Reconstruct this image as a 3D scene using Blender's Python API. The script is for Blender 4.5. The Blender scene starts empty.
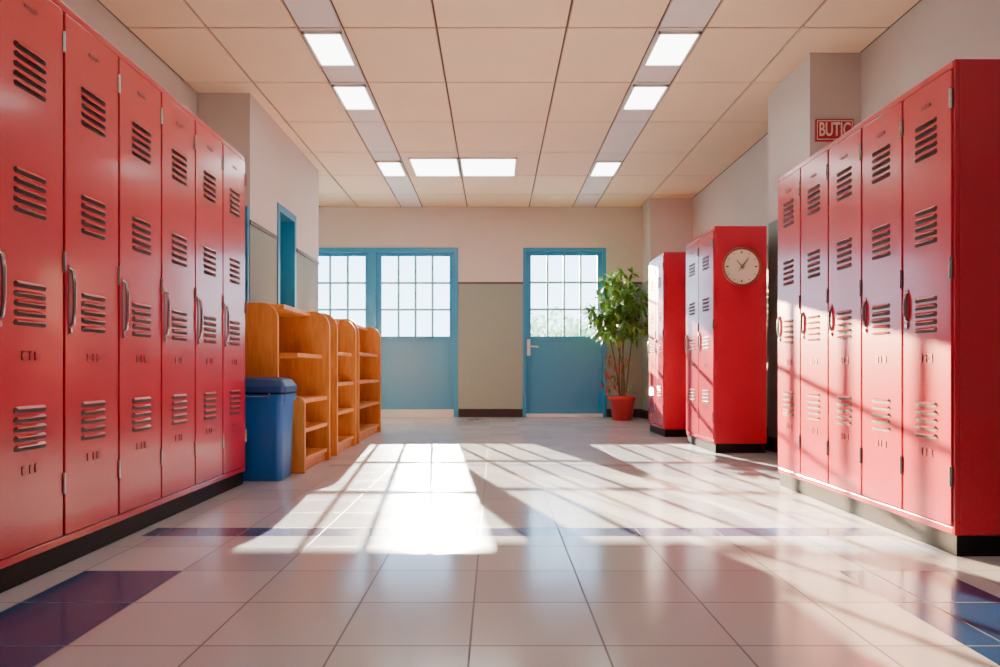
import bpy, bmesh, math, random
from mathutils import Vector, Matrix
random.seed(7)
S = bpy.context.scene

# ------------------------------------------------------------ materials
def mat(name, col, rough=0.5, metal=0.0, coat=0.0, noise=0.04, nscale=6.0, bump=0.0, bscale=80, emit=None, estr=0, spec=0.5):
    m = bpy.data.materials.new(name); m.use_nodes = True
    nt = m.node_tree; N = nt.nodes; L = nt.links
    b = N['Principled BSDF']
    b.inputs['Roughness'].default_value = rough
    b.inputs['Metallic'].default_value = metal
    b.inputs['Coat Weight'].default_value = coat
    b.inputs['Coat Roughness'].default_value = 0.12
    b.inputs['Specular IOR Level'].default_value = spec
    tc = N.new('ShaderNodeTexCoord')
    nz = N.new('ShaderNodeTexNoise'); nz.inputs['Scale'].default_value = nscale; nz.inputs['Detail'].default_value = 4
    L.new(tc.outputs['Object'], nz.inputs['Vector'])
    mx = N.new('ShaderNodeMix'); mx.data_type = 'RGBA'
    mx.inputs[6].default_value = tuple(c*(1-noise*2) for c in col[:3])+(1,)
    mx.inputs[7].default_value = tuple(min(1, c*(1+noise*2)) for c in col[:3])+(1,)
    L.new(nz.outputs['Fac'], mx.inputs[0])
    L.new(mx.outputs[2], b.inputs['Base Color'])
    if bump > 0:
        n2 = N.new('ShaderNodeTexNoise'); n2.inputs['Scale'].default_value = bscale
        L.new(tc.outputs['Object'], n2.inputs['Vector'])
        bp = N.new('ShaderNodeBump'); bp.inputs['Strength'].default_value = bump; bp.inputs['Distance'].default_value = 0.01
        L.new(n2.outputs['Fac'], bp.inputs['Height']); L.new(bp.outputs['Normal'], b.inputs['Normal'])
    if emit:
        b.inputs['Emission Color'].default_value = emit; b.inputs['Emission Strength'].default_value = estr
    return m

M_red = mat('locker_red_paint', (0.50, 0.013, 0.038, 1), 0.25, coat=0.4, noise=0.03, spec=0.4)
M_redd = mat('locker_red_frame', (0.26, 0.008, 0.020, 1), 0.4, noise=0.03)
M_dark = mat('vent_dark', (0.030, 0.004, 0.006, 1), 0.6)
M_lip = mat('vent_lip', (0.58, 0.04, 0.06, 1), 0.25, coat=0.3)
M_kick = mat('kick_base', (0.006, 0.005, 0.006, 1), 0.5, spec=0.15)
M_chrome = mat('chrome', (0.48, 0.46, 0.47, 1), 0.25, metal=1.0)
M_teal = mat('door_blue_paint', (0.018, 0.235, 0.48, 1), 0.38, noise=0.02)
M_teal2 = mat('door_blue_panel', (0.022, 0.225, 0.45, 1), 0.42, noise=0.02)
M_munt = mat('muntin_pale_blue', (0.22, 0.52, 0.70, 1), 0.4)
M_white = mat('white_paint', (0.78, 0.78, 0.76, 1), 0.4)
M_tile = mat('ceiling_tile', (0.80, 0.61, 0.43, 1), 0.85, noise=0.03, nscale=2, bump=0.1, bscale=150)
M_strip = mat('ceiling_strip_panel', (0.68, 0.63, 0.62, 1), 0.7, noise=0.02)
M_grid = mat('ceiling_grid_gap', (0.12, 0.08, 0.06, 1), 0.8)
M_lamp = mat('lamp_diffuser', (0.9, 0.9, 0.9, 1), 0.5, emit=(1, 0.97, 0.94, 1), estr=10)
M_base = mat('baseboard_black', (0.012, 0.010, 0.012, 1), 0.35)
M_bin = mat('bin_blue_plastic', (0.001, 0.115, 0.44, 1), 0.35, noise=0.03)
M_bin2 = mat('bin_lid_plastic', (0.001, 0.060, 0.22, 1), 0.35)
M_pot = mat('pot_red_ceramic', (0.42, 0.02, 0.025, 1), 0.35, noise=0.05)
M_soil = mat('soil', (0.03, 0.018, 0.01, 1), 0.95, bump=0.8, bscale=60)
M_leaf = mat('leaf_green', (0.05, 0.19, 0.02, 1), 0.45, noise=0.25, nscale=14)
M_leaf2 = mat('leaf_light_green', (0.17, 0.38, 0.04, 1), 0.45, noise=0.2, nscale=14)
M_leafr = mat('leaf_reddish', (0.40, 0.06, 0.04, 1), 0.5, noise=0.2, nscale=14)
M_stem = mat('stem', (0.10, 0.08, 0.03, 1), 0.6)
M_cream = mat('clock_face', (0.80, 0.68, 0.54, 1), 0.5, noise=0.01)
M_crim = mat('clock_rim', (0.30, 0.06, 0.04, 1), 0.3)
M_ink = mat('ink', (0.02, 0.02, 0.02, 1), 0.5)
M_sign = mat('sign_red', (0.42, 0.008, 0.03, 1), 0.4)
M_signw = mat('sign_white', (0.8, 0.62, 0.6, 1), 0.5)
M_hedge = mat('hedge_leaves', (0.42, 0.58, 0.36, 1), 0.9, noise=0.2, nscale=3)  # pale base colour stands in for overexposed outdoor haze
M_ground = mat('outdoor_ground', (0.75, 0.75, 0.70, 1), 0.9, noise=0.1)

# wood
def wood(name, c1, c2):
    m = bpy.data.materials.new(name); m.use_nodes = True
    N = m.node_tree.nodes; L = m.node_tree.links; b = N['Principled BSDF']
    b.inputs['Roughness'].default_value = 0.42
    tc = N.new('ShaderNodeTexCoord'); mp = N.new('ShaderNodeMapping')
    mp.inputs['Scale'].default_value = (9, 9, 1.2)
    L.new(tc.outputs['Object'], mp.inputs['Vector'])
    nz = N.new('ShaderNodeTexNoise'); nz.inputs['Scale'].default_value = 3; nz.inputs['Detail'].default_value = 6
    nz.inputs['Distortion'].default_value = 0.8
    L.new(mp.outputs['Vector'], nz.inputs['Vector'])
    cr = N.new('ShaderNodeValToRGB')
    cr.color_ramp.elements[0].position = 0.3; cr.color_ramp.elements[0].color = c1
    cr.color_ramp.elements[1].position = 0.7; cr.color_ramp.elements[1].color = c2
    L.new(nz.outputs['Fac'], cr.inputs['Fac']); L.new(cr.outputs['Color'], b.inputs['Base Color'])
    return m
M_wood = wood('orange_wood', (0.62, 0.21, 0.03, 1), (0.80, 0.34, 0.075, 1))

def wallmat():
    m = bpy.data.materials.new('wall_paint_two_tone'); m.use_nodes = True
    N = m.node_tree.nodes; L = m.node_tree.links; b = N['Principled BSDF']
    b.inputs['Roughness'].default_value = 0.7
    g = N.new('ShaderNodeNewGeometry'); sp = N.new('ShaderNodeSeparateXYZ')
    L.new(g.outputs['Position'], sp.inputs[0])
    nz = N.new('ShaderNodeTexNoise'); nz.inputs['Scale'].default_value = 1.5; nz.inputs['Detail'].default_value = 5
    L.new(g.outputs['Position'], nz.inputs['Vector'])
    cr = N.new('ShaderNodeMix'); cr.data_type = 'RGBA'
    cr.inputs[6].default_value = (0.52, 0.485, 0.47, 1); cr.inputs[7].default_value = (0.59, 0.55, 0.53, 1)
    L.new(nz.outputs['Fac'], cr.inputs[0])
    lt = N.new('ShaderNodeMath'); lt.operation = 'LESS_THAN'; lt.inputs[1].default_value = 2.13
    L.new(sp.outputs['Z'], lt.inputs[0])
    m1 = N.new('ShaderNodeMix'); m1.data_type = 'RGBA'
    L.new(lt.outputs[0], m1.inputs[0]); L.new(cr.outputs[2], m1.inputs[6])
    m1.inputs[7].default_value = (0.215, 0.285, 0.27, 1)
    L.new(m1.outputs[2], b.inputs['Base Color'])
    return m
M_wall = wallmat()

def floormat():
    m = bpy.data.materials.new('floor_glossy_tile'); m.use_nodes = True
    N = m.node_tree.nodes; L = m.node_tree.links; b = N['Principled BSDF']
    g = N.new('ShaderNodeNewGeometry'); sp = N.new('ShaderNodeSeparateXYZ')
    L.new(g.outputs['Position'], sp.inputs[0])
    def M(op, a, c=None):
        n = N.new('ShaderNodeMath'); n.operation = op
        for i, v in enumerate((a, c)):
            if v is None: continue
            if isinstance(v, (int, float)): n.inputs[i].default_value = v
            else: L.new(v, n.inputs[i])
        return n.outputs[0]
    X, Y = sp.outputs['X'], sp.outputs['Y']
    T = 0.366
    def grout(c, off, w):
        t = M('DIVIDE', M('ADD', c, off), T)
        fr = M('FRACT', t)
        d = M('ABSOLUTE', M('SUBTRACT', fr, 0.5))
        return M('GREATER_THAN', d, 0.5 - w/T/2), M('FLOOR', t)
    gx, ix = grout(X, 0.068+T*20, 0.006)
    gy, iy = grout(Y, -2.69+T*20, 0.006)
    gr = M('MAXIMUM', gx, gy)
    cb = N.new('ShaderNodeCombineXYZ'); L.new(ix, cb.inputs[0]); L.new(iy, cb.inputs[1])
    wn = N.new('ShaderNodeTexWhiteNoise'); wn.noise_dimensions = '3D'; L.new(cb.outputs[0], wn.inputs['Vector'])
    def rng(c, a, bb): return M('MULTIPLY', M('GREATER_THAN', c, a), M('LESS_THAN', c, bb))
    band = M('MULTIPLY', M('MAXIMUM', rng(X, -1.532, -1.166), rng(X, 1.28, 1.66)), M('LESS_THAN', Y, 2.69))
    cross = M('MULTIPLY', rng(Y, 3.25, 3.422), rng(X, -1.60, 1.80))
    cross2 = M('MULTIPLY', rng(Y, 5.60, 5.72), rng(X, -1.3, 1.9))
    mxc = N.new('ShaderNodeMix'); mxc.data_type = 'RGBA'
    mxc.inputs[6].default_value = (0.465, 0.46, 0.49, 1); mxc.inputs[7].default_value = (0.55, 0.545, 0.57, 1)
    L.new(wn.outputs['Value'], mxc.inputs[0])
    def mixc(fac, a, col):
        n = N.new('ShaderNodeMix'); n.data_type = 'RGBA'
        L.new(fac, n.inputs[0]); L.new(a, n.inputs[6]); n.inputs[7].default_value = col
        return n.outputs[2]
    c = mixc(M('MULTIPLY', cross2, 0.5), mxc.outputs[2], (0.20, 0.20, 0.28, 1))
    c = mixc(M('MULTIPLY', cross, 0.9), c, (0.06, 0.07, 0.17, 1))
    c = mixc(band, c, (0.008, 0.050, 0.155, 1))
    c = mixc(gr, c, (0.11, 0.10, 0.12, 1))
    L.new(c, b.inputs['Base Color'])
    nz = N.new('ShaderNodeTexNoise'); nz.inputs['Scale'].default_value = 5
    L.new(g.outputs['Position'], nz.inputs['Vector'])
    r = M('ADD', M('MULTIPLY', nz.outputs['Fac'], 0.08), 0.12)
    r = M('ADD', r, M('MULTIPLY', gr, 0.4))
    L.new(r, b.inputs['Roughness'])
    b.inputs['Specular IOR Level'].default_value = 0.6
    return m
M_floor = floormat()

def glassmat():
    m = bpy.data.materials.new('window_glass'); m.use_nodes = True
    N = m.node_tree.nodes; L = m.node_tree.links
    N.remove(N['Principled BSDF'])
    t = N.new('ShaderNodeBsdfTransparent'); t.inputs[0].default_value = (0.97, 0.99, 1, 1)
    gl = N.new('ShaderNodeBsdfGlossy'); gl.inputs['Roughness'].default_value = 0.05
    fr = N.new('ShaderNodeFresnel'); fr.inputs[0].default_value = 1.2
    mx = N.new('ShaderNodeMixShader'); L.new(fr.outputs[0], mx.inputs[0]); L.new(t.outputs[0], mx.inputs[1]); L.new(gl.outputs[0], mx.inputs[2])
    L.new(mx.outputs[0], N['Material Output'].inputs['Surface'])
    return m
M_glass = glassmat()

# ------------------------------------------------------------ mesh builder
class MB:
    def __init__(s): s.v = []; s.f = []; s.m = []; s.sm = []; s.mats = []
    def mi(s, m):
        if m not in s.mats: s.mats.append(m)
        return s.mats.index(m)
    def add(s, vs, fs, m, smooth=False):
        o = len(s.v); s.v += [tuple(v) for v in vs]
        i = s.mi(m)
        for f in fs: s.f.append([o+k for k in f]); s.m.append(i); s.sm.append(smooth)
    def box(s, x0, x1, y0, y1, z0, z1, m):
        vs = [(x, y, z) for x in (x0, x1) for y in (y0, y1) for z in (z0, z1)]
        s.add(vs, [(0,1,3,2),(4,6,7,5),(0,4,5,1),(2,3,7,6),(0,2,6,4),(1,5,7,3)], m)
    def prism(s, pts, a, b, m, axis='x', smooth=False):
        n = len(pts)
        def P(p, t):
            return {'x': (t, p[0], p[1]), 'y': (p[0], t, p[1]), 'z': (p[0], p[1], t)}[axis]
        vs = [P(p, a) for p in pts]+[P(p, b) for p in pts]
        s.add(vs, [tuple(range(n)), tuple(range(2*n-1, n-1, -1))], m)
        o = len(s.v)-2*n; i = s.mi(m)
        for k in range(n):
            s.f.append([o+k, o+(k+1) % n, o+n+(k+1) % n, o+n+k]); s.m.append(i); s.sm.append(smooth)
    def tube(s, pts, rads, m, n=10):
        pts = [Vector(p) for p in pts]; vs = []
        for k, p in enumerate(pts):
            t = (pts[min(k+1, len(pts)-1)]-pts[max(k-1, 0)]).normalized()
            if k == 0: a = t.orthogonal().normalized()
            else:
                a = pa-t*pa.dot(t)
                a = a.normalized() if a.length > 1e-4 else t.orthogonal().normalized()
            pa = a; b = t.cross(a)
            r = rads[k] if isinstance(rads, (list, tuple)) else rads
            for j in range(n):
                an = 2*math.pi*j/n; vs.append(p+a*math.cos(an)*r+b*math.sin(an)*r)
        fs = []
        for k in range(len(pts)-1):
            for j in range(n):
                fs.append((k*n+j, k*n+(j+1) % n, (k+1)*n+(j+1) % n, (k+1)*n+j))
        s.add(vs, fs, m, True)
        s.add(vs[:n], [tuple(range(n))], m); s.add(vs[-n:], [tuple(range(n))], m)
    def lathe(s, prof, c, m, n=40, axis='z'):
        vs = []
        for r, h in prof:
            for j in range(n):
                a = 2*math.pi*j/n; x, y = r*math.cos(a), r*math.sin(a)
                if axis == 'z': vs.append((c[0]+x, c[1]+y, c[2]+h))
                else: vs.append((c[0]+x, c[1]-h, c[2]+y))
        fs = []
        for k in range(len(prof)-1):
            for j in range(n):
                fs.append((k*n+j, k*n+(j+1) % n, (k+1)*n+(j+1) % n, (k+1)*n+j))
        s.add(vs, fs, m, True)
    def obj(s, name, bevel=0, seg=2, parent=None, recalc=True, ang=35):
        me = bpy.data.meshes.new(name); me.from_pydata(s.v, [], s.f)
        for m in s.mats: me.materials.append(m)
        for i, p in enumerate(me.polygons): p.material_index = s.m[i]; p.use_smooth = s.sm[i]
        if recalc:
            bm = bmesh.new(); bm.from_mesh(me); bmesh.ops.recalc_face_normals(bm, faces=bm.faces); bm.to_mesh(me); bm.free()
        o = bpy.data.objects.new(name, me); S.collection.objects.link(o)
        if bevel:
            b = o.modifiers.new('bevel', 'BEVEL'); b.width = bevel; b.segments = seg; b.limit_method = 'ANGLE'; b.angle_limit = math.radians(ang)
        if parent: o.parent = parent
        return o

# ------------------------------------------------------------ shell
H = 3.35; YB = 11.49; XL = -2.8; XR = 3.0; XA = -3.8; YN = -3.0
def box_obj(name, *a, m=M_wall, bevel=0):
    b = MB(); b.box(*a, m); return b.obj(name, bevel)
box_obj('floor', XA-.2, XR+.2, YN-.2, YB+.25, -0.1, 0, m=M_floor)
box_obj('wall_left', XL-.15, XL, YN, 6.76, 0, H)
box_obj('wall_right', XR, XR+.15, YN, YB+.2, 0, H)
box_obj('wall_near', XL-.15, XR+.15, YN-.15, YN, 0, H)
box_obj('wall_alcove', XA-.15, XA, 9.2, YB+.2, 0, H)
b = MB()
YF, YE, XB = 6.76, 9.38, -2.3
b.box(XA-.15, XB, YF, 7.60, 0, H, M_wall)
b.box(XA-.15, XB, 7.60, 8.30, 2.52, H, M_wall)
b.box(XA-.15, XB-.22, 7.60, 8.30, 0, 2.52, M_wall)
b.box(XA-.15, XB, 8.30, YE, 0, H, M_wall)
b.obj('wall_left_block')
b = MB(); b.box(2.58, XR, 5.9, 6.80, 0, H, M_wall); b.obj('wall_column_right')
b = MB(); b.box(2.35, XR, 10.9, YB, 0, H, M_wall); b.obj('wall_column_far')
b = MB()
LU = (-3.35, -0.59, 2.70); RU = (0.447, 1.77, 2.70)
b.box(XA-.15, LU[0], YB, YB+.2, 0, H, M_wall)
b.box(LU[0], LU[1], YB, YB+.2, LU[2], H, M_wall)
b.box(LU[1], RU[0], YB, YB+.2, 0, H, M_wall)
b.box(RU[0], RU[1], YB, YB+.2, RU[2], H, M_wall)
b.box(RU[1], XR, YB, YB+.2, 0, H, M_wall)
b.obj('wall_back')
b = MB()
b.box(XA-.2, XR+.2, YN-.2, YB+.25, H+.02, H+.15, M_grid)
xs = [XA, -2.80, -2.19, -1.5, -1.16, -0.445, 0.545, 1.24, 1.60, 2.33, XR]
ys = []
y = 5.47-1.04*8
while y < YB+1: ys.append(y); y += 1.04
ys = [YN]+[t for t in ys if YN < t < YB]+[YB]
G = 0.009
for i in range(len(xs)-1):
    strip = (i in (3, 7))
    for j in range(len(ys)-1):
        if i == 0 and ys[j] < 6: continue
        b.box(xs[i]+G, xs[i+1]-G, ys[j]+G, ys[j+1]-G, H, H+.03, M_strip if strip else M_tile)
b.obj('ceiling', 0.004, 1)

def lamp(x0, x1, y0, y1):
    b = MB()
    t = 0.02
    b.box(x0, x1, y0, y0+t, H-.02, H, M_white); b.box(x0, x1, y1-t, y1, H-.02, H, M_white)
    b.box(x0, x0+t, y0, y1, H-.02, H, M_white); b.box(x1-t, x1, y0, y1, H-.02, H, M_white)
    b.box(x0+t, x1-t, y0+t, y1-t, H-.012, H, M_lamp)
    b.obj('ceiling_light_or_fill_panel')
for (a, c) in ((-1.485, -1.175), (1.255, 1.585)):
    for (p, q) in ((8.95, 9.60), (6.55, 7.15), (5.52, 6.12), (3.9, 4.6), (2.4, 3.2), (0.3, 1.1), (-1.7, -0.9)):  # rows toward and behind the camera are unseen, added as fill light
        lamp(a, c, p, q)
lamp(-1.06, -0.455, 8.80, 9.60); lamp(-0.435, 0.27, 8.80, 9.60)

def trim(name, *a, m=M_base, bev=0.003):
    b = MB(); b.box(*a, m); b.obj(name, bev)
trim('baseboard_back', LU[1]+.01, RU[0]-.01, YB-.025, YB, 0, 0.13)
trim('baseboard_back_right', RU[1]+.01, 2.35, YB-.025, YB, 0, 0.13)
trim('baseboard_column', 2.56, XR, 5.875, 5.9, 0, 0.13)
trim('baseboard_column_side', 2.555, 2.58, 5.875, 6.80, 0, 0.13)
trim('baseboard_right', XR-.025, XR, 6.82, 10.9, 0, 0.13)
trim('baseboard_far_column', 2.325, 2.35, 10.875, YB-.03, 0, 0.13)
trim('baseboard_left', XB, XB+.025, 8.74, YE, 0, 0.13)
M_line = mat('trim_dark_line', (0.08, 0.075, 0.075, 1), 0.5)
trim('trim_1', LU[1], RU[0], YB-.012, YB, 2.12, 2.155, m=M_line)
trim('trim_2', RU[1], 2.35, YB-.012, YB, 2.12, 2.155, m=M_line)
trim('trim_3', XB, XB+.012, YF-.012, 7.56, 2.12, 2.16, m=M_line)
trim('trim_4', XB, XB+.012, 8.34, YE, 2.12, 2.16, m=M_line)

# ------------------------------------------------------------ back doors
def leaf(b, x0, x1, z0, zm, z1, y, st=0.07, cols=4, rows=3):
    d0, d1 = y, y+.05
    b.box(x0, x0+st, d0, d1, z0, z1, M_teal); b.box(x1-st, x1, d0, d1, z0, z1, M_teal)
    b.box(x0+st, x1-st, d0, d1, z1-st*.8, z1, M_teal)
    b.box(x0+st, x1-st, d0, d1, zm-.06, zm, M_teal)
    b.box(x0+st, x1-st, d0+.012, d1-.005, z0, zm-.06, M_teal2)
    gx0, gx1, gz0, gz1 = x0+st, x1-st, zm, z1-st*.8
    for c in range(1, cols):
        xx = gx0+(gx1-gx0)*c/cols; b.box(xx-.017, xx+.017, d0+.005, d1-.005, gz0, gz1, M_munt)
    for r in range(1, rows):
        zz = gz0+(gz1-gz0)*r/rows; b.box(gx0, gx1, d0+.008, d1-.008, zz-.017, zz+.017, M_munt)
    b.box(gx0, gx1, d0+.022, d0+.027, gz0, gz1, M_glass)
def frame(b, x0, x1, z1, t=0.07):
    b.box(x0, x0+t, YB-.02, YB+.14, 0, z1, M_teal); b.box(x1-t, x1, YB-.02, YB+.14, 0, z1, M_teal)
    b.box(x0+t, x1-t, YB-.02, YB+.14, z1-t, z1, M_teal)
b = MB(); frame(b, *LU)
mid = -1.95
b.box(mid-.06, mid+.06, YB-.01, YB+.13, 0, 2.63, M_teal)
leaf(b, LU[0]+.07, mid-.06, 0.12, 1.29, 2.63, YB+.05)
leaf(b, mid+.06, LU[1]-.07, 0.12, 1.29, 2.63, YB+.05)
b.box(LU[0]+.07, LU[1]-.07, YB-.03, YB+.14, 0, 0.12, M_white)
b.obj('door_1', 0.004, 1)
b = MB(); frame(b, *RU, t=.05)
leaf(b, RU[0]+.05, RU[1]-.05, 0.05, 1.29, 2.65, YB+.05, st=.08)
b.box(RU[0]+.05, RU[1]-.05, YB-.01, YB+.14, 0, 0.05, M_white)
hx = RU[0]+.09
b.prism([(hx-.03, .98), (hx+.03, .98), (hx+.03, 1.24), (hx-.03, 1.24)], YB+.035, YB+.05, M_white, 'y')
b.tube([(hx, YB+.04, 1.13), (hx, YB-.02, 1.13), (hx+.02, YB-.03, 1.13), (hx+.15, YB-.03, 1.12)], .013, M_white)
b.obj('door_2', 0.004, 1)

b = MB()
b.box(XB-.22, XB+.012, 7.60, 7.67, 0, 2.52, M_teal); b.box(XB-.22, XB+.012, 8.23, 8.30, 0, 2.52, M_teal)
b.box(XB-.22, XB+.012, 7.67, 8.23, 2.44, 2.52, M_teal)
b.box(XB-.20, XB-.16, 7.67, 8.23, 0.02, 2.44, M_teal2)
b.box(XB-.165, XB-.15, 7.77, 8.13, 1.3, 2.30, M_munt)
b.tube([(XB-.16, 7.75, 1.05), (XB-.10, 7.75, 1.05), (XB-.10, 7.88, 1.05)], .012, M_chrome)
b.obj('door_3', 0.004, 1)
b = MB()
b.box(-2.78, -2.71, YF-.05, YF, 0, 2.28, M_teal); b.box(-2.375, -2.305, YF-.05, YF, 0, 2.28, M_teal)
b.box(-2.71, -2.375, YF-.05, YF, 2.2, 2.28, M_teal); b.box(-2.71, -2.375, YF-.03, YF, 0.01, 2.2, M_teal2)
b.box(-2.66, -2.43, YF-.04, YF-.02, 1.3, 2.1, M_munt)
b.obj('door_4', 0.004, 1)

# ------------------------------------------------------------ lockers
def capsule(cu, cw, w, h, n=5):
    r = h/2; pts = []
    for k in range(n+1):
        a = -math.pi/2+math.pi*k/n; pts.append((cu+w/2-r+r*math.cos(a), cw+r*math.sin(a)))
    for k in range(n+1):
        a = math.pi/2+math.pi*k/n; pts.append((cu-w/2+r+r*math.cos(a), cw+r*math.sin(a)))
    return pts
def rrect(u0, u1, w0, w1, r, n=4):
    pts = []
    for cx, cy, a0 in ((u1-r, w1-r, 0), (u0+r, w1-r, 90), (u0+r, w0+r, 180), (u1-r, w0+r, 270)):
        for k in range(n+1):
            a = math.radians(a0+90*k/n); pts.append((cx+r*math.cos(a), cy+r*math.sin(a)))
    return pts
def lockers(xf, s, edges, depth, ht, kick=0.085, handle_far=True, vents=(1.80, 1.37, 0.98, 0.545), hl=0.22, slots=5):
    b = MB(); y0, y1 = edges[0], edges[-1]
    X = lambda v: xf+s*v
    def bx(v0, v1, ya, yb, z0, z1, m): b.box(min(X(v0), X(v1)), max(X(v0), X(v1)), ya, yb, z0, z1, m)
    bx(-depth, -.02, y0, y1, kick, ht, M_red)
    bx(-.021, 0.0, y0, y0+.012, kick, ht, M_red); bx(-.021, 0.0, y1-.012, y1, kick, ht, M_red)
    bx(-.021, 0.0, y0+.012, y1-.012, ht-.03, ht, M_red); bx(-.021, 0.0, y0+.012, y1-.012, kick, kick+.03, M_red)
    bx(-depth+.01, -.012, y0+.004, y1-.004, 0, kick, M_kick)
    k2 = MB()
    for i in range(len(edges)-1):
        a, c = edges[i]+.006, edges[i+1]-.006
        if i == 0: a += .008
        if i == len(edges)-2: c -= .008
        zb, zt = kick+.035, ht-.035
        b.prism(rrect(a, c, zb, zt, .012), X(-.018), X(.006), M_red, 'x')
        w = c-a; cu = (a+c)/2
        for zc in vents:
            for k in range(slots):
                z = zc+(k-(slots-1)/2)*.033
                k2.prism(capsule(cu, z, w*.46, .021), X(.004), X(.0075), M_dark, 'x')
                L0, L1 = cu-w*.20, cu+w*.20
                hood = [(X(.006), z+.013), (X(.016), z+.004), (X(.015), z+.002), (X(.006), z+.009)]
                k2.prism(hood, L0, L1, M_lip, 'y')
        for zc in (0.80, 0.40):
            for q, bw in ((-.035, .025), (0, .012), (.035, .025)):
                k2.prism(rrect(cu+q-bw/2, cu+q+bw/2, zc-.016, zc-.010, .002, 2), X(.005), X(.0085), M_redd, 'x')
                k2.prism(rrect(cu+q-bw/2, cu+q-bw/2+.006, zc-.016, zc+.016, .002, 2), X(.005), X(.0085), M_redd, 'x')
                k2.prism(rrect(cu+q-bw/2, cu+q+bw/2, zc+.010, zc+.016, .002, 2), X(.005), X(.0085), M_redd, 'x')
        k2.prism(rrect(cu-.035, cu+.035, zt-.10, zt-.085, .004, 2), X(.005), X(.009), M_redd, 'x')
        hu = (c-.034) if handle_far else (a+.030)
        gu = a if handle_far else c
        zc = 1.03
        k2.prism(rrect(hu-.012, hu+.012, zc-hl/2-.035, zc+hl/2+.015, .010), X(.005), X(.008), M_redd, 'x')
        pr = .018 if handle_far is False else .011
        k2.tube([(X(.004), hu, zc+hl/2), (X(.006+pr*.7), hu, zc+hl/2-.008), (X(.006+pr), hu, zc+hl/4), (X(.006+pr), hu, zc-hl/4), (X(.006+pr*.7), hu, zc-hl/2+.008), (X(.004), hu, zc-hl/2)], [.006, .007, .0075, .0075, .007, .006], M_chrome, 8)
        k2.prism(rrect(hu-.008, hu+.008, zc-hl/2-.028, zc-hl/2-.008, .004), X(.008), X(.014), M_chrome, 'x')
        for hz in (zb+.20, 1.16, zt-.12):
            k2.tube([(X(.008), gu, hz-.04), (X(.008), gu, hz+.04)], .007, M_chrome, 8)
    root = b.obj('locker_bank', 0.004, 2)
    k2.obj('locker_fittings', 0, parent=root)
    return root
lockers(-1.645, 1, [4.74-.4*k for k in range(8, -1, -1)], 1.13, 2.15, handle_far=False)
R0 = 2.89
lockers(1.846, -1, [R0+.362*k for k in range(6)], 1.13, 2.0, handle_far=True, vents=(1.73, 1.36, .985, .537), hl=.13)
lockers(1.98, -1, [6.5, 6.98, 7.46], .475, 2.05, handle_far=True, vents=(1.75, 1.36, 1.0, .5), hl=.16, slots=4)
lockers(1.89, -1, [8.06, 8.45, 8.84], .50, 2.07, handle_far=True, vents=(1.75, 1.36, 1.0, .5), hl=.16, slots=4)

# ------------------------------------------------------------ clock
b = MB(); c = (2.22, 6.5, 1.68)
b.lathe([(0.0001, 0), (.168, 0), (.176, .015), (.172, .035), (.160, .038), (.155, .022)], c, M_crim, 48, 'y')
b.lathe([(.157, .022), (0.0001, .0225)], c, M_cream, 48, 'y')
for k in range(12):
    a = math.radians(30*k); r0, r1 = (.118, .140) if k % 3 == 0 else (.128, .140); w = .005 if k % 3 == 0 else .0025
    d = Vector((math.sin(a), math.cos(a))); n = Vector((d.y, -d.x))
    P = [d*r0-n*w, d*r0+n*w, d*r1+n*w, d*r1-n*w]
    b.prism([(c[0]+p.x, c[2]+p.y) for p in P], c[1]-.026, c[1]-.022, M_ink, 'y')
for ang, ln, w in ((38, .095, .005), (322, .075, .005), (215, .06, .003)):
    a = math.radians(ang); d = Vector((math.sin(a), math.cos(a))); n = Vector((d.y, -d.x))
    P = [-d*.02-n*w, -d*.02+n*w, d*ln+n*w*.4, d*ln-n*w*.4]
    b.prism([(c[0]+p.x, c[2]+p.y) for p in P], c[1]-.030, c[1]-.027, M_ink, 'y')
b.lathe([(.010, .022), (.010, .034), (.0001, .034)], c, M_crim, 16, 'y')
b.obj('wall_clock')

# ------------------------------------------------------------ sign
b = MB()
sx0, sx1, sz0, sz1, sy = 2.62, 2.93, 2.62, 2.80, 5.9
b.box(sx0, sx1, sy-.02, sy, sz0, sz1, M_sign)
b.box(sx0+.010, sx1-.010, sy-.023, sy-.02, sz0+.012, sz0+.018, M_signw)
b.box(sx0+.010, sx1-.010, sy-.023, sy-.02, sz1-.018, sz1-.012, M_signw)
b.box(sx0+.010, sx0+.015, sy-.023, sy-.02, sz0+.018, sz1-.018, M_signw)
b.box(sx1-.015, sx1-.010, sy-.023, sy-.02, sz0+.018, sz1-.018, M_signw)
sg = b.obj('wall_sign')
cu = bpy.data.curves.new('sign_lettering', 'FONT'); cu.body = 'BUTIC'; cu.size = .155; cu.extrude = .002; cu.offset = .002; cu.align_x = 'CENTER'; cu.align_y = 'CENTER'
cu.materials.append(M_signw)
t = bpy.data.objects.new('sign_lettering', cu); S.collection.objects.link(t)
t.location = ((sx0+sx1)/2, sy-.023, (sz0+sz1)/2); t.rotation_euler = (math.pi/2, 0, 0); t.scale = (.60, 1, 1); t.parent = sg

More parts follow.
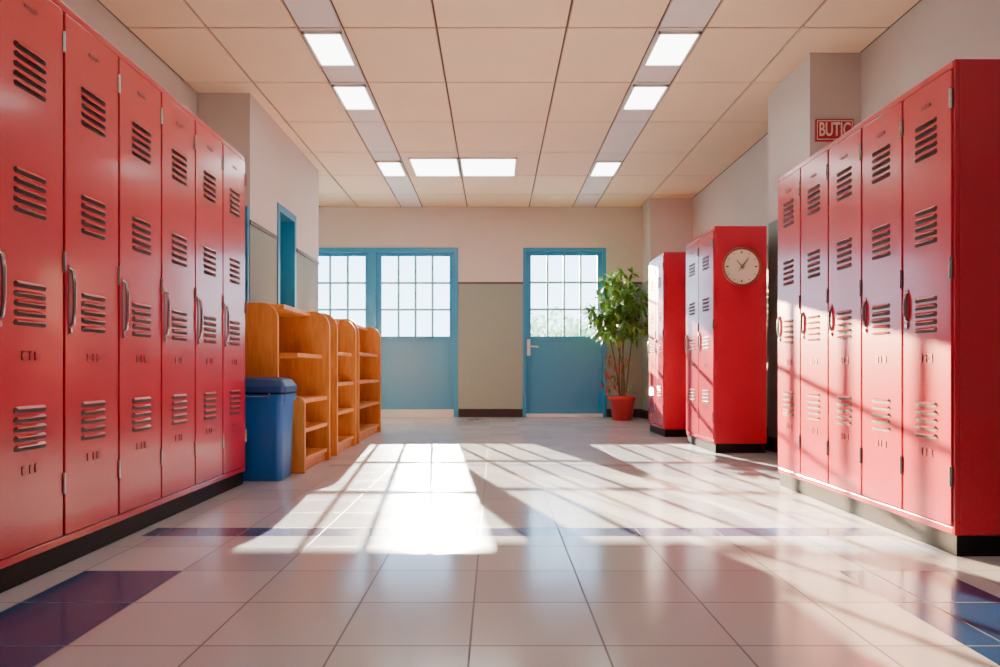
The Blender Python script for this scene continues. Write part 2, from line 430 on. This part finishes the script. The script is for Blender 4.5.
# ------------------------------------------------------------ bookcases
def arc(cx, cz, r, a0, a1, n=8):
    return [(cx+r*math.cos(math.radians(a0+(a1-a0)*k/n)), cz+r*math.sin(math.radians(a0+(a1-a0)*k/n))) for k in range(n+1)]
def bookcase(ya, yb, xb, xf, ht, shelves, near_cut=None, t=.035):
    b = MB()
    full = [(xb, 0), (xf, 0)]+arc(xf-.14, ht-.14, .14, 0, 90)+[(xb, ht)]
    near = full
    if near_cut:
        xc, zc = near_cut
        near = [(xb, 0), (xf, 0), (xf, zc-.06)]+arc(xf-.06, zc-.06, .06, 0, 90)+arc(xc+.04, zc+.04, .04, 270, 180, 4)+arc(xc-.12, ht-.12, .12, 0, 90)+[(xb, ht)]
    b.prism(near, ya, ya+t, M_wood, 'y'); b.prism(full, yb-t, yb, M_wood, 'y')
    b.box(xb, xb+.02, ya+t, yb-t, 0.03, ht-.02, M_wood)
    b.box(xb+.02, xf-.16, ya+t, yb-t, ht-.045, ht-.01, M_wood)
    for z, xx in shelves: b.box(xb+.02, xx, ya+t, yb-t, z-.016, z+.016, M_wood)
    b.box(xb+.02, xf-.04, ya+t, yb-t, 0, .07, M_wood)
    b.obj('wooden_bookcase', 0.005, 2)
XBK, XFK = -2.26, -1.38
bookcase(5.22, 6.04, XBK, XFK, 1.24, [(.085, XFK-.02), (.30, XFK-.02), (.52, XFK-.02), (.86, XFK-.06)], near_cut=(-1.575, .56))
bookcase(6.30, 7.17, XBK, XFK, 1.25, [(.085, XFK-.02), (.36, XFK-.02), (.62, XFK-.02), (.90, XFK-.04)])
bookcase(7.30, 8.72, XBK, XFK, 1.27, [(.085, XFK-.02), (.36, XFK-.02), (.62, XFK-.02), (.92, XFK-.04)])

# ------------------------------------------------------------ bin
b = MB()
def rr3(x0, x1, y0, y1, z, r): return [(p[0], p[1], z) for p in rrect(x0, x1, y0, y1, r, 5)]
def loft(b, loops, m, cap=True):
    n = len(loops[0]); vs = [v for l in loops for v in l]; fs = []
    for k in range(len(loops)-1):
        for j in range(n): fs.append((k*n+j, k*n+(j+1) % n, (k+1)*n+(j+1) % n, (k+1)*n+j))
    if cap: fs += [tuple(range(n)), tuple(range((len(loops)-1)*n, len(loops)*n))]
    b.add(vs, fs, m, False)
bx0, bx1, by0, by1 = -1.86, -1.42, 4.82, 5.16
loft(b, [rr3(bx0+.03, bx1-.03, by0+.03, by1-.03, 0, .04), rr3(bx0+.025, bx1-.025, by0+.025, by1-.025, .02, .045),
         rr3(bx0+.008, bx1-.008, by0+.01, by1-.01, .56, .05)], M_bin)
loft(b, [rr3(bx0-.004, bx1+.004, by0-.004, by1+.004, .535, .05), rr3(bx0-.006, bx1+.006, by0-.006, by1+.006, .585, .05)], M_bin)
loft(b, [rr3(bx0+.004, bx1-.004, by0+.004, by1-.004, .585, .05), rr3(bx0+.004, bx1-.004, by0+.004, by1-.004, .60, .05)], M_kick)
loft(b, [rr3(bx0-.010, bx1+.010, by0-.010, by1+.010, .60, .05), rr3(bx0-.010, bx1+.010, by0-.010, by1+.010, .64, .05),
         rr3(bx0+.02, bx1-.02, by0+.02, by1-.02, .685, .05), rr3(bx0+.06, bx1-.06, by0+.06, by1-.06, .70, .05)], M_bin2)
b.tube([(bx0+.09, by0-.004, .59), (bx0+.09, by0-.03, .57), (bx1-.09, by0-.03, .57), (bx1-.09, by0-.004, .59)], .009, M_bin2, 8)
b.obj('blue_trash_bin', 0.005, 2, ang=40)

# ------------------------------------------------------------ potted plant
b = MB(); pc = (1.90, 10.75, 0)
b.lathe([(.0001, 0), (.13, 0), (.145, .01), (.185, .30), (.20, .305), (.205, .36), (.195, .365), (.18, .35), (.175, .31)], pc, M_pot, 40)
b.lathe([(.178, .325), (.0001, .33)], pc, M_soil, 24)
def leafm(b, p, d, up, ln, wd, m):
    d = d.normalized(); s_ = d.cross(up).normalized() if d.cross(up).length > 1e-3 else Vector((1, 0, 0)); u = s_.cross(d).normalized()
    prof = [(0, 0), (.2, .7), (.45, 1), (.75, .65), (1, 0)]
    mid = [p+d*ln*t-u*ln*.35*t*t for t, _ in prof]
    vs = []
    for (t, w), q in zip(prof, mid): vs += [q+s_*wd*w*.5+u*wd*.12*w, q, q-s_*wd*w*.5+u*wd*.12*w]
    fs = []
    for k in range(len(prof)-1):
        o = 3*k; fs += [(o, o+1, o+4, o+3), (o+1, o+2, o+5, o+4)]
    b.add(vs, fs, m, True)
def rv(): return Vector((random.uniform(-1, 1), random.uniform(-1, 1), random.uniform(-1, 1)))
stems = [((.02, 0), (-.12, -.1, 2.0)), ((-.03, .03), (.08, .0, 2.12)), ((.04, -.03), (.22, -.05, 1.80)), ((-.04, -.03), (-.36, -.08, 1.76)), ((0, .04), (.05, -.15, 1.6)), ((.03, .02), (-.26, .02, 1.5))]
for si, (o, e) in enumerate(stems):
    p0 = Vector((pc[0]+o[0], pc[1]+o[1], .32)); p3 = Vector((pc[0]+e[0], pc[1]+e[1], e[2]))
    p1 = p0+Vector((o[0]*1.5, o[1], .7))
    pts = []
    for k in range(9):
        t = k/8; q = p0*(1-t)**2+p1*2*t*(1-t)+p3*t*t; pts.append(q)
    b.tube(pts, [.014-.009*k/8 for k in range(9)], M_stem, 6)
    for k in range(28):
        t = random.uniform(.66, 1.0)
        q = p0*(1-t)**2+p1*2*t*(1-t)+p3*t*t
        d = rv(); d.z = abs(d.z)*.5; d.y *= .6; d.normalize()
        ln = random.uniform(.08, .26); tip = q+d*ln
        b.tube([q, q+d*ln*.5+Vector((0, 0, .02)), tip], .003, M_stem, 4)
        for j in range(7):
            dd = (d*.6+rv()*.9); dd.z -= .25
            leafm(b, tip, dd, Vector((0, 0, 1)), random.uniform(.10, .18), random.uniform(.04, .06), random.choice([M_leaf, M_leaf, M_leaf2]))
for k in range(16):
    q = Vector((pc[0]+random.uniform(-.05, .0), pc[1], random.uniform(.34, .8)))
    tip = q+Vector((random.uniform(-.26, -.05) if k < 12 else .1, random.uniform(-.12, .05), random.uniform(.05, .3)))
    b.tube([q, (q+tip)/2+Vector((0, 0, .03)), tip], .004, M_leafr, 4)
    for j in range(4):
        leafm(b, tip, rv()+Vector((-.3, 0, -.1)), Vector((0, 0, 1)), random.uniform(.08, .15), .035, random.choice([M_leafr, M_leafr, M_leaf]))
b.obj('potted_plant', recalc=False)

# ------------------------------------------------------------ outside
box_obj('outdoor_ground', -40, 40, 11.8, 90, -0.35, -0.15, m=M_ground)
b = MB()
for k in range(16):                                # row of leafy shrubs: foliage made of leaf quads
    x = 1.0+k*.75+random.uniform(-.2, .2); r = random.uniform(1.2, 1.9); cy = 30+random.uniform(-1, 1)
    b.tube([(x, cy, -.2), (x+.1, cy, r*.8)], [.09, .04], M_stem, 6)
    for q in range(420):
        d = rv()
        if d.length > 1: d.normalize()
        p = Vector((x, cy, r*.85))+Vector((d.x*r*.8, d.y*r*.6, d.z*r*.9))
        if p.z < 0: continue
        leafm(b, p, rv(), Vector((0, 0, 1)), random.uniform(.25, .4), random.uniform(.14, .22), M_hedge)
b.obj('outdoor_shrubs', recalc=False)

# ------------------------------------------------------------ lights
def sun(name, d, strength, col, ang):
    l = bpy.data.lights.new(name, 'SUN'); l.energy = strength; l.color = col; l.angle = math.radians(ang)
    o = bpy.data.objects.new(name, l); S.collection.objects.link(o)
    o.rotation_euler = Vector(d).to_track_quat('-Z', 'Y').to_euler(); o.location = (0, 20, 10)
sun('sun_main', (0.085, -1, -0.30), 58, (1, .86, .68), .3)
sun('added_sun_mid', (0.265, -1, -0.305), 72, (1, .82, .60), .3)  # added extra sun: crossing window light to fill the mid-floor gap
sun('added_sun_low', (0.40, -1, -0.20), 72, (1, .66, .37), .3)  # added extra sun, lower and more orange, for patches on the right lockers

w = bpy.data.worlds.new('sky'); S.world = w; w.use_nodes = True
N = w.node_tree.nodes; L = w.node_tree.links; bg = N['Background']
tc = N.new('ShaderNodeTexCoord'); sp = N.new('ShaderNodeSeparateXYZ'); L.new(tc.outputs['Generated'], sp.inputs[0])
cr = N.new('ShaderNodeValToRGB'); L.new(sp.outputs['Z'], cr.inputs[0])
cr.color_ramp.elements[0].color = (.66, .88, 1, 1); cr.color_ramp.elements[1].color = (.30, .60, 1, 1); cr.color_ramp.elements[1].position = .4
L.new(cr.outputs[0], bg.inputs[0]); bg.inputs[1].default_value = 8.5

# ------------------------------------------------------------ camera
cd = bpy.data.cameras.new('camera'); co = bpy.data.objects.new('camera', cd); S.collection.objects.link(co)
co.location = (0, 0, .75); co.rotation_euler = (math.pi/2, 0, 0)
cd.sensor_width = 36; cd.lens = 25.92; cd.shift_x = .005; cd.shift_y = .0365; cd.clip_end = 300
S.camera = co
